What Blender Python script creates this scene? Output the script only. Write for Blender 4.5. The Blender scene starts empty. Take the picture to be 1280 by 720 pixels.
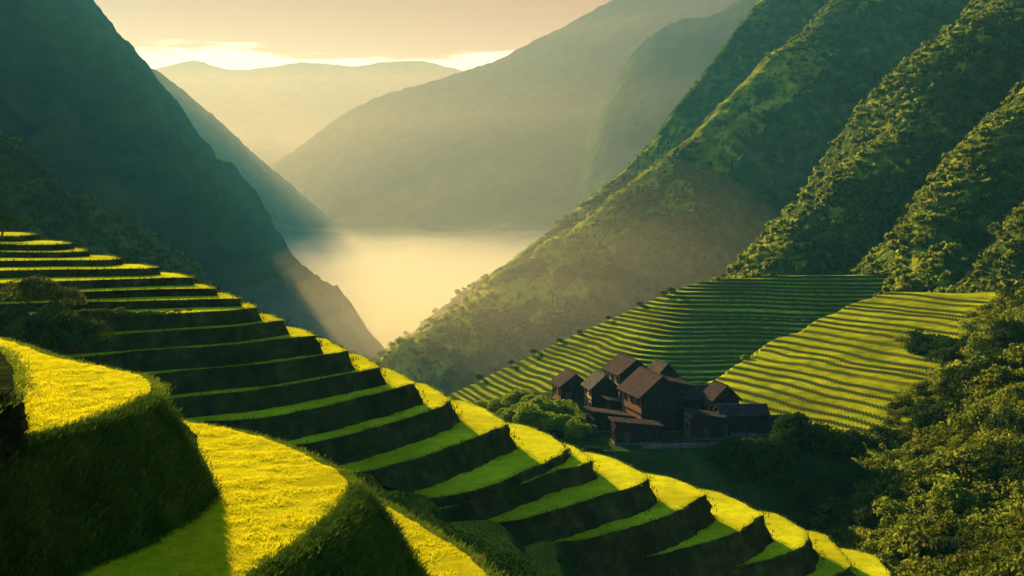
import bpy, bmesh, math, random
import numpy as np
from mathutils import Vector
R = math.radians
rng = np.random.default_rng(7)
random.seed(7)
F, YH = 1422.2, 245.0
COL = bpy.context.scene.collection

# ------------------------------------------------------------------ noise
_perm = np.random.default_rng(3).permutation(4096)
_val = np.random.default_rng(4).random(4096)
def vnoise(x, y, seed=0):
    x = np.asarray(x, float); y = np.asarray(y, float)
    xi = np.floor(x).astype(int); yi = np.floor(y).astype(int)
    fx = x - xi; fy = y - yi
    fx = fx*fx*fx*(fx*(fx*6-15)+10); fy = fy*fy*fy*(fy*(fy*6-15)+10)
    def h(a, b): return _val[_perm[(_perm[(a + seed*131) & 4095] + b) & 4095]]
    a = h(xi, yi); b = h(xi+1, yi); c = h(xi, yi+1); d = h(xi+1, yi+1)
    return ((a*(1-fx)+b*fx)*(1-fy) + (c*(1-fx)+d*fx)*fy)*2-1
def fbm(x, y, o=4, seed=0):
    s = 0; a = 1; t = 0
    for i in range(o):
        s = s + a*vnoise(x*2**i + 17.3*i, y*2**i + 9.1*i, seed+i); t += a; a *= .5
    return s/t
def ridged(x, y, o=4, seed=0):
    s = 0; a = 1; t = 0
    for i in range(o):
        s = s + a*(1-2*np.abs(vnoise(x*2**i + 5.3*i, y*2**i + 3.7*i, seed+i))); t += a; a *= .5
    return s/t
def smooth(a, b, x):
    t = np.clip((x-a)/(b-a), 0, 1); return t*t*(3-2*t)

# ------------------------------------------------------------------ helpers
def tag(o, label=None, cat=None, group=None, kind=None):
    if label: o['label'] = label
    if cat: o['category'] = cat
    if group: o['group'] = group
    if kind: o['kind'] = kind
    return o
def link(name, me, mat=None, parent=None):
    o = bpy.data.objects.new(name, me); COL.objects.link(o)
    if mat is not None: me.materials.append(mat)
    if parent is not None: o.parent = parent
    return o
def np_mesh(name, V, Fc, smooth_=False):
    """V (n,3), Fc (m,k)"""
    me = bpy.data.meshes.new(name)
    V = np.asarray(V, np.float32); Fc = np.asarray(Fc, np.int32)
    m, k = Fc.shape
    me.vertices.add(len(V)); me.vertices.foreach_set('co', V.ravel())
    me.loops.add(m*k); me.loops.foreach_set('vertex_index', Fc.ravel())
    me.polygons.add(m)
    me.polygons.foreach_set('loop_start', np.arange(0, m*k, k, dtype=np.int32))
    me.polygons.foreach_set('loop_total', np.full(m, k, np.int32))
    if smooth_: me.polygons.foreach_set('use_smooth', np.ones(m, bool))
    me.update(calc_edges=True); return me
def grid_faces(nx, ny):
    i = np.arange(nx-1)[:, None]*ny + np.arange(ny-1)[None, :]
    i = i.ravel()
    return np.stack([i, i+ny, i+ny+1, i+1], 1)

# ------------------------------------------------------------------ materials
def mat(name, stops, scale=1.0, detail=6, rough=.85, bump=0, bscale=8, trans=0, coords='Object', spec=.0, stretch=None, scale2=None, lo2=.7):
    m = bpy.data.materials.new(name); m.use_nodes = True
    nt = m.node_tree; N = nt.nodes; L = nt.links
    N.clear()
    out = N.new('ShaderNodeOutputMaterial'); bs = N.new('ShaderNodeBsdfPrincipled')
    bs.inputs['Roughness'].default_value = rough; bs.inputs['Specular IOR Level'].default_value = spec
    geo = N.new('ShaderNodeNewGeometry')
    src = geo.outputs['Position']
    if coords == 'Object':
        tc = N.new('ShaderNodeTexCoord'); src = tc.outputs['Object']
    if stretch:
        mp = N.new('ShaderNodeMapping'); mp.inputs['Scale'].default_value = stretch
        L.new(src, mp.inputs['Vector']); src = mp.outputs[0]
    nz = N.new('ShaderNodeTexNoise'); nz.inputs['Scale'].default_value = scale; nz.inputs['Detail'].default_value = detail
    nz.inputs['Roughness'].default_value = .65
    L.new(src, nz.inputs['Vector'])
    cr = N.new('ShaderNodeValToRGB'); el = cr.color_ramp.elements
    pos = np.linspace(.32, .68, len(stops))
    el[0].position = pos[0]; el[0].color = (*stops[0], 1); el[1].position = pos[-1]; el[1].color = (*stops[-1], 1)
    for p, c in zip(pos[1:-1], stops[1:-1]):
        e = el.new(p); e.color = (*c, 1)
    L.new(nz.outputs['Fac'], cr.inputs['Fac'])
    colr = cr.outputs['Color']
    if scale2:
        n2 = N.new('ShaderNodeTexNoise'); n2.inputs['Scale'].default_value = scale2; n2.inputs['Detail'].default_value = 3
        L.new(src, n2.inputs['Vector'])
        mr = N.new('ShaderNodeMapRange'); mr.inputs[1].default_value = .35; mr.inputs[2].default_value = .65
        mr.inputs[3].default_value = lo2; mr.inputs[4].default_value = 1.25
        L.new(n2.outputs['Fac'], mr.inputs[0])
        mx = N.new('ShaderNodeVectorMath'); mx.operation = 'SCALE'
        L.new(colr, mx.inputs[0]); L.new(mr.outputs[0], mx.inputs['Scale']); colr = mx.outputs[0]
    L.new(colr, bs.inputs['Base Color'])
    if bump:
        nb = N.new('ShaderNodeTexNoise'); nb.inputs['Scale'].default_value = bscale; nb.inputs['Detail'].default_value = 6
        L.new(src, nb.inputs['Vector'])
        bp = N.new('ShaderNodeBump'); bp.inputs['Strength'].default_value = 1; bp.inputs['Distance'].default_value = bump
        L.new(nb.outputs['Fac'], bp.inputs['Height']); L.new(bp.outputs[0], bs.inputs['Normal'])
    sh = bs.outputs[0]
    if trans:
        tr = N.new('ShaderNodeBsdfTranslucent'); L.new(colr, tr.inputs['Color'])
        mxs = N.new('ShaderNodeMixShader'); mxs.inputs[0].default_value = trans
        L.new(sh, mxs.inputs[1]); L.new(tr.outputs[0], mxs.inputs[2]); sh = mxs.outputs[0]
    L.new(sh, out.inputs['Surface']); return m

M = {}
M['rice'] = mat('ripe_rice', [(.44,.46,.008), (.60,.58,.010), (.74,.68,.016)], 3.2, 8, bump=.05, bscale=22, trans=.12, coords='P', scale2=.25, lo2=.82)
M['rice_far'] = mat('ripe_rice_far', [(.38,.44,.008), (.54,.56,.010), (.68,.63,.015)], .9, 8, bump=.12, bscale=6, coords='P', scale2=.12, lo2=.8)
M['rice_hill'] = mat('ripe_rice_on_hillside', [(.16,.25,.01), (.34,.40,.012), (.52,.50,.016)], .35, 8, bump=.3, bscale=2, coords='P', scale2=.06, lo2=.6)
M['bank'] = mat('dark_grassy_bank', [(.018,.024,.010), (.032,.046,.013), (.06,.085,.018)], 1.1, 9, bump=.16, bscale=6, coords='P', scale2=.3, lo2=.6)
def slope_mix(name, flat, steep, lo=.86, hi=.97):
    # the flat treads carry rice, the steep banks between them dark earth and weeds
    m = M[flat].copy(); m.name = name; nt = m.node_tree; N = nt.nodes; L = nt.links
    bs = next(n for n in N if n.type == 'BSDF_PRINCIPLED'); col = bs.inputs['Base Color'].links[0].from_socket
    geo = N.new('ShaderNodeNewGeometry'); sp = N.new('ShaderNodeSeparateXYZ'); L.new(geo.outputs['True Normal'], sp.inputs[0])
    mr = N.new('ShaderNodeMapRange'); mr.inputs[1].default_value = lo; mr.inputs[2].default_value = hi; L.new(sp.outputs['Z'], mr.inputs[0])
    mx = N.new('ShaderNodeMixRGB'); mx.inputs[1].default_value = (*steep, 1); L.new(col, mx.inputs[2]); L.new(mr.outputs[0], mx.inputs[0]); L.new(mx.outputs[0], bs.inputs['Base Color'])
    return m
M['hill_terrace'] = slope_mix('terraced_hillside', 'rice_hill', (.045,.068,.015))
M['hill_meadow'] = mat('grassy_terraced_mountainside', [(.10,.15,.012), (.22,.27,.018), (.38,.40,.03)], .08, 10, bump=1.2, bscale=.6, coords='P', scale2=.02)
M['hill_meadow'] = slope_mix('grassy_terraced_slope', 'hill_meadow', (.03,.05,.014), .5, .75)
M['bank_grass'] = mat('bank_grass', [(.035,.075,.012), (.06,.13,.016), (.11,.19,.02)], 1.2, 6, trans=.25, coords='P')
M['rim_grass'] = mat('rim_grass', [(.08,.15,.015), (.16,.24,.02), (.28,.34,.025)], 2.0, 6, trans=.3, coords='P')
M['blade'] = mat('rice_blades', [(.52,.53,.010), (.70,.68,.012), (.84,.77,.02)], 4.0, 5, trans=.45, coords='P')
M['shade_green'] = mat('shade_toned_grass', [(.010,.03,.007), (.016,.045,.009), (.028,.065,.012)], .5, 8, bump=.1, bscale=5, coords='P')  # shade over the hollow terraces is painted into this dark green
M['forest'] = mat('forest_slope', [(.022,.04,.012), (.05,.08,.016), (.12,.14,.024)], .12, 10, bump=1.5, bscale=.5, coords='P', scale2=.03)
M['forest_far'] = mat('forest_slope_far', [(.018,.036,.016), (.03,.055,.018), (.05,.08,.022)], .02, 10, bump=8, bscale=.05, coords='P')
M['slope'] = mat('grassy_slope', [(.02,.045,.012), (.035,.07,.016), (.06,.10,.02)], .3, 9, bump=.5, bscale=1.5, coords='P')
M['leaf_pale_lit'] = mat('pale_sunlit_leaves', [(.06,.10,.014), (.14,.19,.022), (.29,.31,.04)], .3, 6, trans=.6, coords='P', scale2=.05)  # light green trees; on the crests the paler tone paints in sunlight
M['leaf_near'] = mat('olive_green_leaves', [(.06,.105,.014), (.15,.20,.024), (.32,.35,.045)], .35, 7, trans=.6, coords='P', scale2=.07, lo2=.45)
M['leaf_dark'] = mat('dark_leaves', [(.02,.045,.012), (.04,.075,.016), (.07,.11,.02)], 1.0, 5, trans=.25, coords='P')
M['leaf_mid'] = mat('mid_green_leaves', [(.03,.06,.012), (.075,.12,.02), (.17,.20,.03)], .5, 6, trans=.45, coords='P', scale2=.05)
M['leaf_bright'] = mat('bright_green_leaves', [(.10,.17,.018), (.19,.28,.025), (.32,.40,.04)], .9, 5, trans=.45, coords='P')
M['leaf_brown'] = mat('olive_brown_leaves', [(.04,.06,.014), (.085,.11,.02), (.19,.19,.035)], 2, 5, trans=.3, coords='P')
M['bark'] = mat('bark', [(.04,.03,.02), (.09,.07,.05)], 3, 6, bump=.03, bscale=10)
M['wood'] = mat('weathered_dark_wood', [(.018,.015,.014), (.035,.028,.025), (.06,.045,.036)], 1.6, 8, rough=.75, bump=.03, bscale=6, stretch=(4,4,.5))
M['wood_sunlit'] = mat('sunlit_side_wood', [(.15,.095,.055), (.25,.155,.09), (.34,.22,.13)], 1.6, 8, rough=.75, bump=.03, bscale=6, stretch=(4,4,.5))  # house wood again, with low sun painted in for the left walls
M['roof_red'] = mat('reddish_tile', [(.045,.036,.032), (.078,.060,.050), (.115,.09,.073)], 1.2, 8, bump=.06, bscale=5, stretch=(1,3,1))
M['roof_brown'] = mat('brown_grey_tile', [(.045,.038,.032), (.08,.066,.052), (.12,.10,.078)], 1.2, 8, bump=.06, bscale=5, stretch=(1,3,1))
M['roof_pale'] = mat('pale_mossy_tile', [(.06,.06,.045), (.10,.098,.07), (.15,.145,.10)], 1.2, 8, bump=.06, bscale=5)
M['roof_dark'] = mat('dark_tile', [(.03,.026,.026), (.055,.045,.045), (.09,.07,.06)], 1.2, 8, bump=.06, bscale=5)
M['stone'] = mat('rubble_stone', [(.08,.07,.06), (.15,.13,.11), (.24,.21,.17)], 1.5, 8, bump=.1, bscale=3)
M['ochre_sunlit'] = mat('sunlit_ochre_wall', [(.4,.3,.14), (.52,.4,.2)], 2, 6, bump=.01)  # sunlight on left walls painted as an ochre tone
M['glass'] = mat('dark_window', [(.01,.01,.012), (.02,.02,.024)], 1, 2, rough=.25, spec=.5)
M['frame'] = mat('window_frame_wood', [(.06,.045,.03), (.10,.075,.05)], 3, 4)

# ------------------------------------------------------------------ projection used to survey the site: pixel + level or depth -> world point
def PZ(x, y, z):
    d = -z*F/(y-YH); return ((x-640)/F*d, d, z)
def PD(x, y, d): return ((x-640)/F*d, d, -(y-YH)/F*d)
def resample(pts, step):
    """Catmull-Rom through pts (k,2), sampled every step"""
    p = np.asarray(pts, float); n = len(p)
    ext = np.vstack([2*p[0]-p[1], p, 2*p[-1]-p[-2]])
    out = []
    for i in range(n-1):
        a, b, c, d = ext[i:i+4]
        # centripetal-ish tension keeps tips crisp
        m1 = (c-a)*.5*min(1, 2*np.linalg.norm(c-b)/(np.linalg.norm(c-a)+1e-9)); m2 = (d-b)*.5*min(1, 2*np.linalg.norm(c-b)/(np.linalg.norm(d-b)+1e-9))
        k = max(2, int(np.linalg.norm(c-b)/step)); t = np.linspace(0, 1, k, endpoint=False)[:, None]
        out.append((2*t**3-3*t**2+1)*b + (t**3-2*t**2+t)*m1 + (-2*t**3+3*t**2)*c + (t**3-t**2)*m2)
    out.append(p[-1:]); return np.vstack(out)

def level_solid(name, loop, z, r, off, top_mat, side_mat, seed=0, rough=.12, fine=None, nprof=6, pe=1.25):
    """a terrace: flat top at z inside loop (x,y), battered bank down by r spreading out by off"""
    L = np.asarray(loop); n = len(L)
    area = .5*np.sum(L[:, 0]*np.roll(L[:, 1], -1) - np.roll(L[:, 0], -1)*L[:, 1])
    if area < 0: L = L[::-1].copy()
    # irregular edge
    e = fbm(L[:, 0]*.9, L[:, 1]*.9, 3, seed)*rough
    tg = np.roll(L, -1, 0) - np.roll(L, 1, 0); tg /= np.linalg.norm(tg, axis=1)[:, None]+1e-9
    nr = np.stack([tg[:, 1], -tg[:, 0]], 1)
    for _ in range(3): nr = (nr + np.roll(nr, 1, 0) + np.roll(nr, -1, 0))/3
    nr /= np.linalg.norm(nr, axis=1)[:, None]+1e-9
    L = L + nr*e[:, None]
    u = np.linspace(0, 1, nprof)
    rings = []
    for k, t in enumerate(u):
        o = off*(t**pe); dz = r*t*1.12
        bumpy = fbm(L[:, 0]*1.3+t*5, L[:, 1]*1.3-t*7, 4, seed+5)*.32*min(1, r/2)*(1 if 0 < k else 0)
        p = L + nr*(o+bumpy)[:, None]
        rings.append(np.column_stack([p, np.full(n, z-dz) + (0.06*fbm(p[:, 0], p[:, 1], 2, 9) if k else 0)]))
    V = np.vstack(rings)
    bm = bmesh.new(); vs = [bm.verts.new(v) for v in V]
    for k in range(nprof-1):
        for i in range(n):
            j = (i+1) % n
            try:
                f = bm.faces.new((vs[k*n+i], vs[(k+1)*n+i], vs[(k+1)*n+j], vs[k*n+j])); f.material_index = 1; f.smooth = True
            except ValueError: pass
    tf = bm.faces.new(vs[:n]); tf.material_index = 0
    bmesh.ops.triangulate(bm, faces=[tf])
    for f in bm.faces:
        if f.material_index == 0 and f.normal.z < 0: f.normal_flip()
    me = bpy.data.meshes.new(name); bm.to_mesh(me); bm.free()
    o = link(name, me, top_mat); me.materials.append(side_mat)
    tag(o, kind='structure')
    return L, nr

def blades(P, h, w, lean=.5, hv=.4, dirbias=None):
    """one bent blade (2 tris -> 1 quad+tri simplified to tris) per point"""
    n = len(P); a = rng.random(n)*2*math.pi
    s = np.stack([np.cos(a), np.sin(a), np.zeros(n)], 1)
    H = h*(1-hv/2+hv*rng.random(n)); W = w*(.6+.8*rng.random(n))
    b = rng.random(n)*2*math.pi; ln = lean*rng.random(n)*H
    tip = P + np.stack([np.cos(b)*ln, np.sin(b)*ln, H], 1)
    if dirbias is not None: tip += dirbias*H[:, None]
    V = np.stack([P - s*W[:, None]/2, P + s*W[:, None]/2, tip], 1).reshape(-1, 3)
    return V, np.arange(3*n).reshape(n, 3)
def grass_obj(name, P, h, w, m, label, lean=.5, dirbias=None):
    V, Fc = blades(P, h, w, lean, dirbias=dirbias)
    o = link(name, np_mesh(name, V, Fc), m); tag(o, label, 'grass', kind='stuff'); return o
def inside(poly, P):
    x, y = P[:, 0], P[:, 1]; c = np.zeros(len(P), bool); n = len(poly); j = n-1
    for i in range(n):
        xi, yi = poly[i]; xj, yj = poly[j]
        if yi != yj:
            c ^= ((yi > y) != (yj > y)) & (x < (xj-xi)*(y-yi)/(yj-yi)+xi)
        j = i
    return c

# ------------------------------------------------------------------ long spur of terraces
tips = [(47,293),(90,304),(110,314),(151,323.5),(196,334),(242,346.5),(268,360.5),(300,373),(321,384),(354,400),(394,419),(435,438),(474,459),(518,479),
        (564,500),(636,530),(709,561),(739,577),(812,598),(881,617),(953,642),(1010,665),(1064,706),(1130,742)]
pr = [6.5,7,6.5,7.5,9,10,9,10,17,18,23,24,25,31,32,36,12,25,35,38,38,35,34]
near = [
 [(-90,295),(0,295),(25,295)],
 [(-90,305.5),(0,305.5),(60,306)],
 [(-90,315),(0,315),(80,315.2)],
 [(-90,327),(0,326),(83,325),(130,325)],
 [(-90,340),(0,338.3),(83,336.7),(180,335.5)],
 [(-90,357),(0,354),(83,351),(200,347.4)],
 [(-90,370),(0,367.5),(83,365),(200,361.3),(240,360.8)],
 [(-90,383),(0,380),(80,377.8),(200,375.2),(272,373.5)],
 [(-90,407),(0,403),(110,397),(225,391.5),(297,386.8)],
 [(-90,433),(0,428),(115,420),(180,415.5),(280,409),(328,403.6)],
 [(-90,460),(0,455),(116,445),(180,438),(280,431.5),(363,422)],
 [(-60,488),(60,480),(175,469),(220,464),(331,454),(404,443.5)],
 [(-20,521),(80,513),(160,504),(220,497),(331,485.5),(444,465)],
 [(0,556),(120,542),(200,532),(247,527),(331,521.5),(411,506),(480,489)],
 [(120,590),(250,574),(300,567),(364,557),(420,547),(480,531),(544,511)],
 [(300,615),(380,605),(438,593),(460,588.5),(529,570),(596,546)],
 [(380,640),(450,632),(500,626),(563,619),(615,606),(660,586.5),(696,571)],
 [(420,664),(480,652),(560,634),(615,619),(660,601),(700,587),(722,583)],
 [(480,688),(540,672),(580,663),(627,652),(660,647),(710,632),(756,618),(792,607.5)],
 [(520,716),(600,700),(640,691),(702,676),(720,676),(786,660),(845,639.5)],
 [(600,742),(700,722),(779,703),(851,686),(918,665.5)],
 [(680,765),(780,742),(864,719),(950,701),(1000,685)],
 [(780,800),(900,765),(1000,735),(1045,718)],
 [(860,840),(980,790),(1090,760)]]
backp = [(5,290),(50,300.3),(92,309.5),(114,319),(155,330),(199,340.3),(245,354.8),(274,366),(304,378),(327,392),(359,408),(397,422.5),(440,442),(478,460),
         (521,478.5),(570,500),(640,529),(705,554),(742,566),(816,592.5),(884,612),(957,639.5),(1015,664),(1078,690)]
midp = [(30,290.8),(74,301.5),(103,311),(135,319.5),(180,330.5),(222,342),(258,356.5),(289,368),(315,380.5),(344,396),(378,412),(418,429.5),(459,448),(501,468),
        (545,487.5),(606,511.5),(682,541),(723,562.5),(785,582),(857,604),(930,630),(995,655),(1048,685),(1108,712)]
pr = [p if i < 12 else p*.86 for i, p in enumerate(pr)]
d = 116.0; zs = []; ds = []
for i, (tx, ty) in enumerate(tips):
    ds.append(d); zs.append(-(ty-YH)*d/F)
    if i < len(pr): d = d*(ty-YH+pr[i])/(tips[i+1][1]-YH)
JL = []; rim = []; rim_n = []
for i in range(len(tips)):
    z = zs[i]; r = (z - zs[i+1]) if i+1 < len(zs) else 6.0
    e = [PZ(x, y, z)[:2] for x, y in near[i]] + [PZ(*tips[i], z)[:2]]
    nb = [PZ(*tips[i], z)[:2], PZ(*midp[i], z)[:2], PZ(*backp[i], z)[:2]]
    bx, by = nb[-1]
    nb += [(bx-12, by+5), (bx-40, by+14)]
    E = resample(e, .45); B = resample(nb, .6)
    lx, ly = E[0]
    yb = max(B[-1][1], ds[0]+18) + i*1.5
    tail = [(bx-70, yb), (-240, yb), (-240, 30), (lx-4, 30), (lx-3, ly*.6+12)]
    if i < 12: tail = [(bx-70, yb), (-240, yb), (-240, ly)]
    loop = np.vstack([E, B[1:], np.array(tail)])
    off = r*.45 if i < 9 else r*.46
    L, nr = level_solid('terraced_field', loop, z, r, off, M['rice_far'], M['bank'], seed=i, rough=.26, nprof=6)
    JL.append((loop, z, r))
    keep = inside(np.array([(-70, 40), (60, 40), (80, 190), (-90, 190)]), L)
    rim.append(np.column_stack([L[keep], np.full(keep.sum(), z)])); rim_n.append(nr[keep])
Rm = np.vstack(rim); Rn = np.vstack(rim_n)
idx = np.repeat(np.arange(len(Rm)), 9)
P = Rm[idx] + np.column_stack([Rn[idx]*(rng.random((len(idx), 1))*.3-.2) + rng.normal(0, .12, (len(idx), 2)), np.zeros(len(idx))-.03])
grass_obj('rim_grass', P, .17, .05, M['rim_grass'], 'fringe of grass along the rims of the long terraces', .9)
idx = np.repeat(np.arange(len(Rm)), 14); t = rng.random((len(idx), 1))
rr = np.concatenate([np.full(len(a), JL[i][2]) for i, a in enumerate(rim)])[idx]
P = Rm[idx] + np.column_stack([Rn[idx]*(t*.55*rr[:, None]+.05) + rng.normal(0, .2, (len(idx), 2)), -(t[:, 0])*rr])
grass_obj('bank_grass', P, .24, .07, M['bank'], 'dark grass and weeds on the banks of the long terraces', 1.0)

# ------------------------------------------------------------------ near terraces
def near_level(i, pts, z, r, off, tail, top='rice', side='bank', step=.18, rough=.07):
    e = np.array([PZ(x, y, z)[:2] for x, y in pts]); E = resample(e, step)
    loop = np.vstack([E, np.array(tail)])
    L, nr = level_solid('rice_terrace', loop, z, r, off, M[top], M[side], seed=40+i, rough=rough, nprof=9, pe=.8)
    return L, nr, z, r, off
zK0, zK1, zK2, zK3, zK4 = -3.3, -4.0, -6.0, -8.0, -12.0
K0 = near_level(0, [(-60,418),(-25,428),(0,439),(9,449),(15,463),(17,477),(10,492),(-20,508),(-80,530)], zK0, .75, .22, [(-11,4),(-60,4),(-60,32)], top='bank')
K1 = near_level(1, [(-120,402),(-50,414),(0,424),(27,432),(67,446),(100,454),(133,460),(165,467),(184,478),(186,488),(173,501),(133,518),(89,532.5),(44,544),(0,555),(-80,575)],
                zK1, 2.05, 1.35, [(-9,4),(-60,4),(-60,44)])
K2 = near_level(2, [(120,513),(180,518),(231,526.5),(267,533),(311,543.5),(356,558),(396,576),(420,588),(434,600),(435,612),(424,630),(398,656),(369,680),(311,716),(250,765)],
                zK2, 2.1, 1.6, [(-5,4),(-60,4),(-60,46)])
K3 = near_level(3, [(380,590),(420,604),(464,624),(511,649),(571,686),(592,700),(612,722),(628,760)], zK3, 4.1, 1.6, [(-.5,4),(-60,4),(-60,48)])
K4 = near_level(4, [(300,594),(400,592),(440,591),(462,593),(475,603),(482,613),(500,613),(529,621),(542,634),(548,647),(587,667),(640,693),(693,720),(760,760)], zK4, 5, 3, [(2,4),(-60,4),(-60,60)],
                top='shade_green', side='shade_green', step=.4, rough=.2)
K5 = near_level(5, [(430,668),(520,656),(578,651),(604,650),(627,658),(636,675),(658,693),(702,719),(760,758)], -17, 4.5, 3.4, [(4,4),(-60,4),(-60,70)], top='shade_green', side='shade_green', step=.5, rough=.25)
K6 = near_level(6, [(560,700),(620,690),(649,684),(676,676),(691,679),(698,702),(712,735),(760,780)], -21, 6, 4, [(7,4),(-60,4),(-60,75)], top='shade_green', side='shade_green', step=.5, rough=.25)

def scatter_top(lv, box, n, margin=0):
    L, nr, z, r, off = lv
    P = np.column_stack([rng.uniform(box[0], box[1], n), rng.uniform(box[2], box[3], n)])
    P = P[inside(L, P)]; return np.column_stack([P, np.full(len(P), z-.01)])
def rows(P, pitch=.22, ang=.25):
    # rice is planted in rows: pull the plants towards row lines
    c, s = math.cos(ang), math.sin(ang)
    v = -P[:, 0]*s + P[:, 1]*c; u = P[:, 0]*c + P[:, 1]*s
    v = (np.round(v/pitch) + .32*rng.normal(0, 1, len(v)))*pitch
    v = v + .12*vnoise(u*.5, v*.5, 3)
    return np.column_stack([u*c - v*s, u*s + v*c, P[:, 2]])
for lv, box, n, lab in ((K1, (-22, -6, 14, 34), 330000, 'ripe yellow rice standing on the upper near terrace'),
                        (K2, (-14, -1, 15, 33), 380000, 'ripe yellow rice standing on the middle near terrace'),
                        (K3, (-8, 2, 19, 32), 110000, 'ripe yellow rice on the lowest near terrace')):
    P = rows(scatter_top(lv, box, n)); P = P[inside(lv[0]*1.0, P[:, :2])]
    P[:, 2] += .05*fbm(P[:, 0]*2.2, P[:, 1]*2.2, 3, 8)
    grass_obj('rice_plants', P, .048, .02, M['blade'], lab, 1.5)
def fringe(lv, step, n_rim, n_bank, h, label, yr=(10, 46), mrim='rim_grass', mbank='bank_grass'):
    L, nr, z, r, off = lv
    k = (L[:, 1] > yr[0]) & (L[:, 1] < yr[1]) & (L[:, 0] > -22)
    Lk, nk = L[k], nr[k]
    away = nk[:, 1] > .15
    Lf, nf = Lk[~away], nk[~away]
    idx = rng.integers(0, len(Lk), n_rim)
    P = np.column_stack([Lk[idx] + nk[idx]*(rng.random((n_rim, 1))*.22-.06) + rng.normal(0, .12, (n_rim, 2)), np.full(n_rim, z-.03)]); P[:, 2] -= .05*away[idx]
    grass_obj('rim_grass', P, h*.75, .025, M[mrim], 'fringe of grass on the rim of ' + label, 1.1, dirbias=np.column_stack([nk[idx]*.5, np.zeros(n_rim)]))
    Lk, nk = Lf, nf; idx = rng.integers(0, len(Lk), n_bank); t = .03+.97*rng.random(n_bank)**1.2
    P = np.column_stack([Lk[idx] + nk[idx]*(off*t**.8)[:, None] + rng.normal(0, .12, (n_bank, 2)), z - r*t*1.12 + .02 + rng.normal(0, .05, n_bank)])
    grass_obj('bank_grass', P, h*1.25, .026, M[mbank], 'tangled green grass on the bank under ' + label, 1.2, dirbias=np.column_stack([nk[idx]*.6, -.15*np.ones(n_bank)]))
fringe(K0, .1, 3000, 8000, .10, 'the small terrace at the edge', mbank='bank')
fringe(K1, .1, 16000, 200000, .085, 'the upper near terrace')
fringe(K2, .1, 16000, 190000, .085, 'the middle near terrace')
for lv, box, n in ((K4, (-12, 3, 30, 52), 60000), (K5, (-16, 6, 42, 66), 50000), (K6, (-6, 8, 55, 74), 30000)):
    grass_obj('short_grass', scatter_top(lv, box, n),   .07, .035, M['shade_green'], 'short green grass coloured dark as if shaded, on a terrace in the hollow', 1.0)
fringe(K3, .1, 6000, 12000, .12, 'the lowest near terrace')

# ------------------------------------------------------------------ hillside across the gully: terraced slopes, village knoll, wooded flank
def hill_height(x, y):
    w1 = fbm(x/55, y/55, 3, 11)*2.2
    # upper terraced slope
    crest1 = np.where(x < 64.7, -52.6+.47*(x-16.9), -30.1+.03*(x-64.7)) + 1.6*fbm(x/22, x*0+3, 3, 15)
    left1 = -52.6+.47*(x-16.9)+.16*(y-400)
    front1 = -30.1+.03*np.maximum(0, x-64.7)+.42*(y-400)
    k = 3.0
    h1 = -k*np.log(np.exp(-left1/k)+np.exp(-front1/k)) + 1.0
    h1 = np.minimum(h1, crest1 + 1.2 - .8*(y-400)) + w1*.35
    # lower terraced slope
    s = (x-37)*.731+(y-230)*.682; t = (x-37)*-.682+(y-230)*.731
    front2 = -38+.174*(x-37)+.096*(y-230)
    crest2 = -38+.1965*s
    h2 = np.minimum(front2, crest2-.75*(t+5*fbm(s/22, s*0, 3, 61))) + w1*.3
    h2 = np.where(s > 78, np.minimum(h2, crest2-(s-78)*.0), h2)
    h2 = np.minimum(h2, -23.5 + .02*(x-90) - .55*np.maximum(0, y-(282-.35*(x-90))))
    # wooded flank
    r4 = -42.0+.45*(x-50)-.10*(y-170)
    r4 = r4 + 5.5*ridged(x/30+y/80, y/46-x/90, 3, 21) - 1.2 + 1.1*fbm(x/9, y/9, 3, 5)
    r4 = np.where(y > 240, r4-(y-240)*.3, r4)
    # village knoll
    ex = np.maximum(0, np.maximum(1-x, x-45)); ey = np.maximum(0, 158-y); eb = np.maximum(0, y-206+1.2*np.maximum(0, x-22))
    kn = -35.5 - .55*ex - .014*ex**2 - .9*ey - .5*eb + .6*fbm(x/14, y/14, 3, 31)*smooth(0, 8, ex+ey)
    base = -66 + 6*fbm(x/40, y/40, 3, 2) - 70*smooth(40, -20, x)*smooth(190, 270, y) - 60*smooth(300,420,y)
    return h1, h2, r4, kn, base
def hill(x, y, want=False):
    h1, h2, r4, kn, base = hill_height(x, y)
    wob = .6*fbm(x/24, y/24, 3, 77)
    def terr(h, st, sh, lean=.70):
        q = (h+wob)/st; q = q + .38*vnoise(q*.55, x*.012, 91); fl = np.floor(q); fr = q-fl
        qq = fl + smooth(1-sh, 1, fr)                      # the treads lean a little outwards, as hill fields do
        return h + st*lean*(qq-q)
    t1 = terr(h1, 1.12, .40, .78); t2 = terr(h2, .74, .38, .86)
    st = np.stack([t1, t2, r4, kn, base]); k = st.argmax(0)
    z = st.max(0)
    return (z, k) if want else z
xs = np.concatenate([np.arange(-70, 130, .4), np.arange(130, 262, .8)]); ys = np.concatenate([np.arange(92, 180, .6), np.arange(180, 425, .36), np.arange(425, 470, 1.2)])
X, Y = np.meshgrid(xs, ys, indexing='ij')
Z, KI = hill(X, Y, True)
me = np_mesh('hillside', np.stack([X, Y, Z], -1).reshape(-1, 3), grid_faces(len(xs), len(ys)))
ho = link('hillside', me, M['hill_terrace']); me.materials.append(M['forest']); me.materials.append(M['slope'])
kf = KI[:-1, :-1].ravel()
me.polygons.foreach_set('material_index', np.select([kf <= 1, kf == 2, kf == 3], [0, 1, 2], 1).astype(np.int32)); tag(ho, kind='structure')

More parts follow.
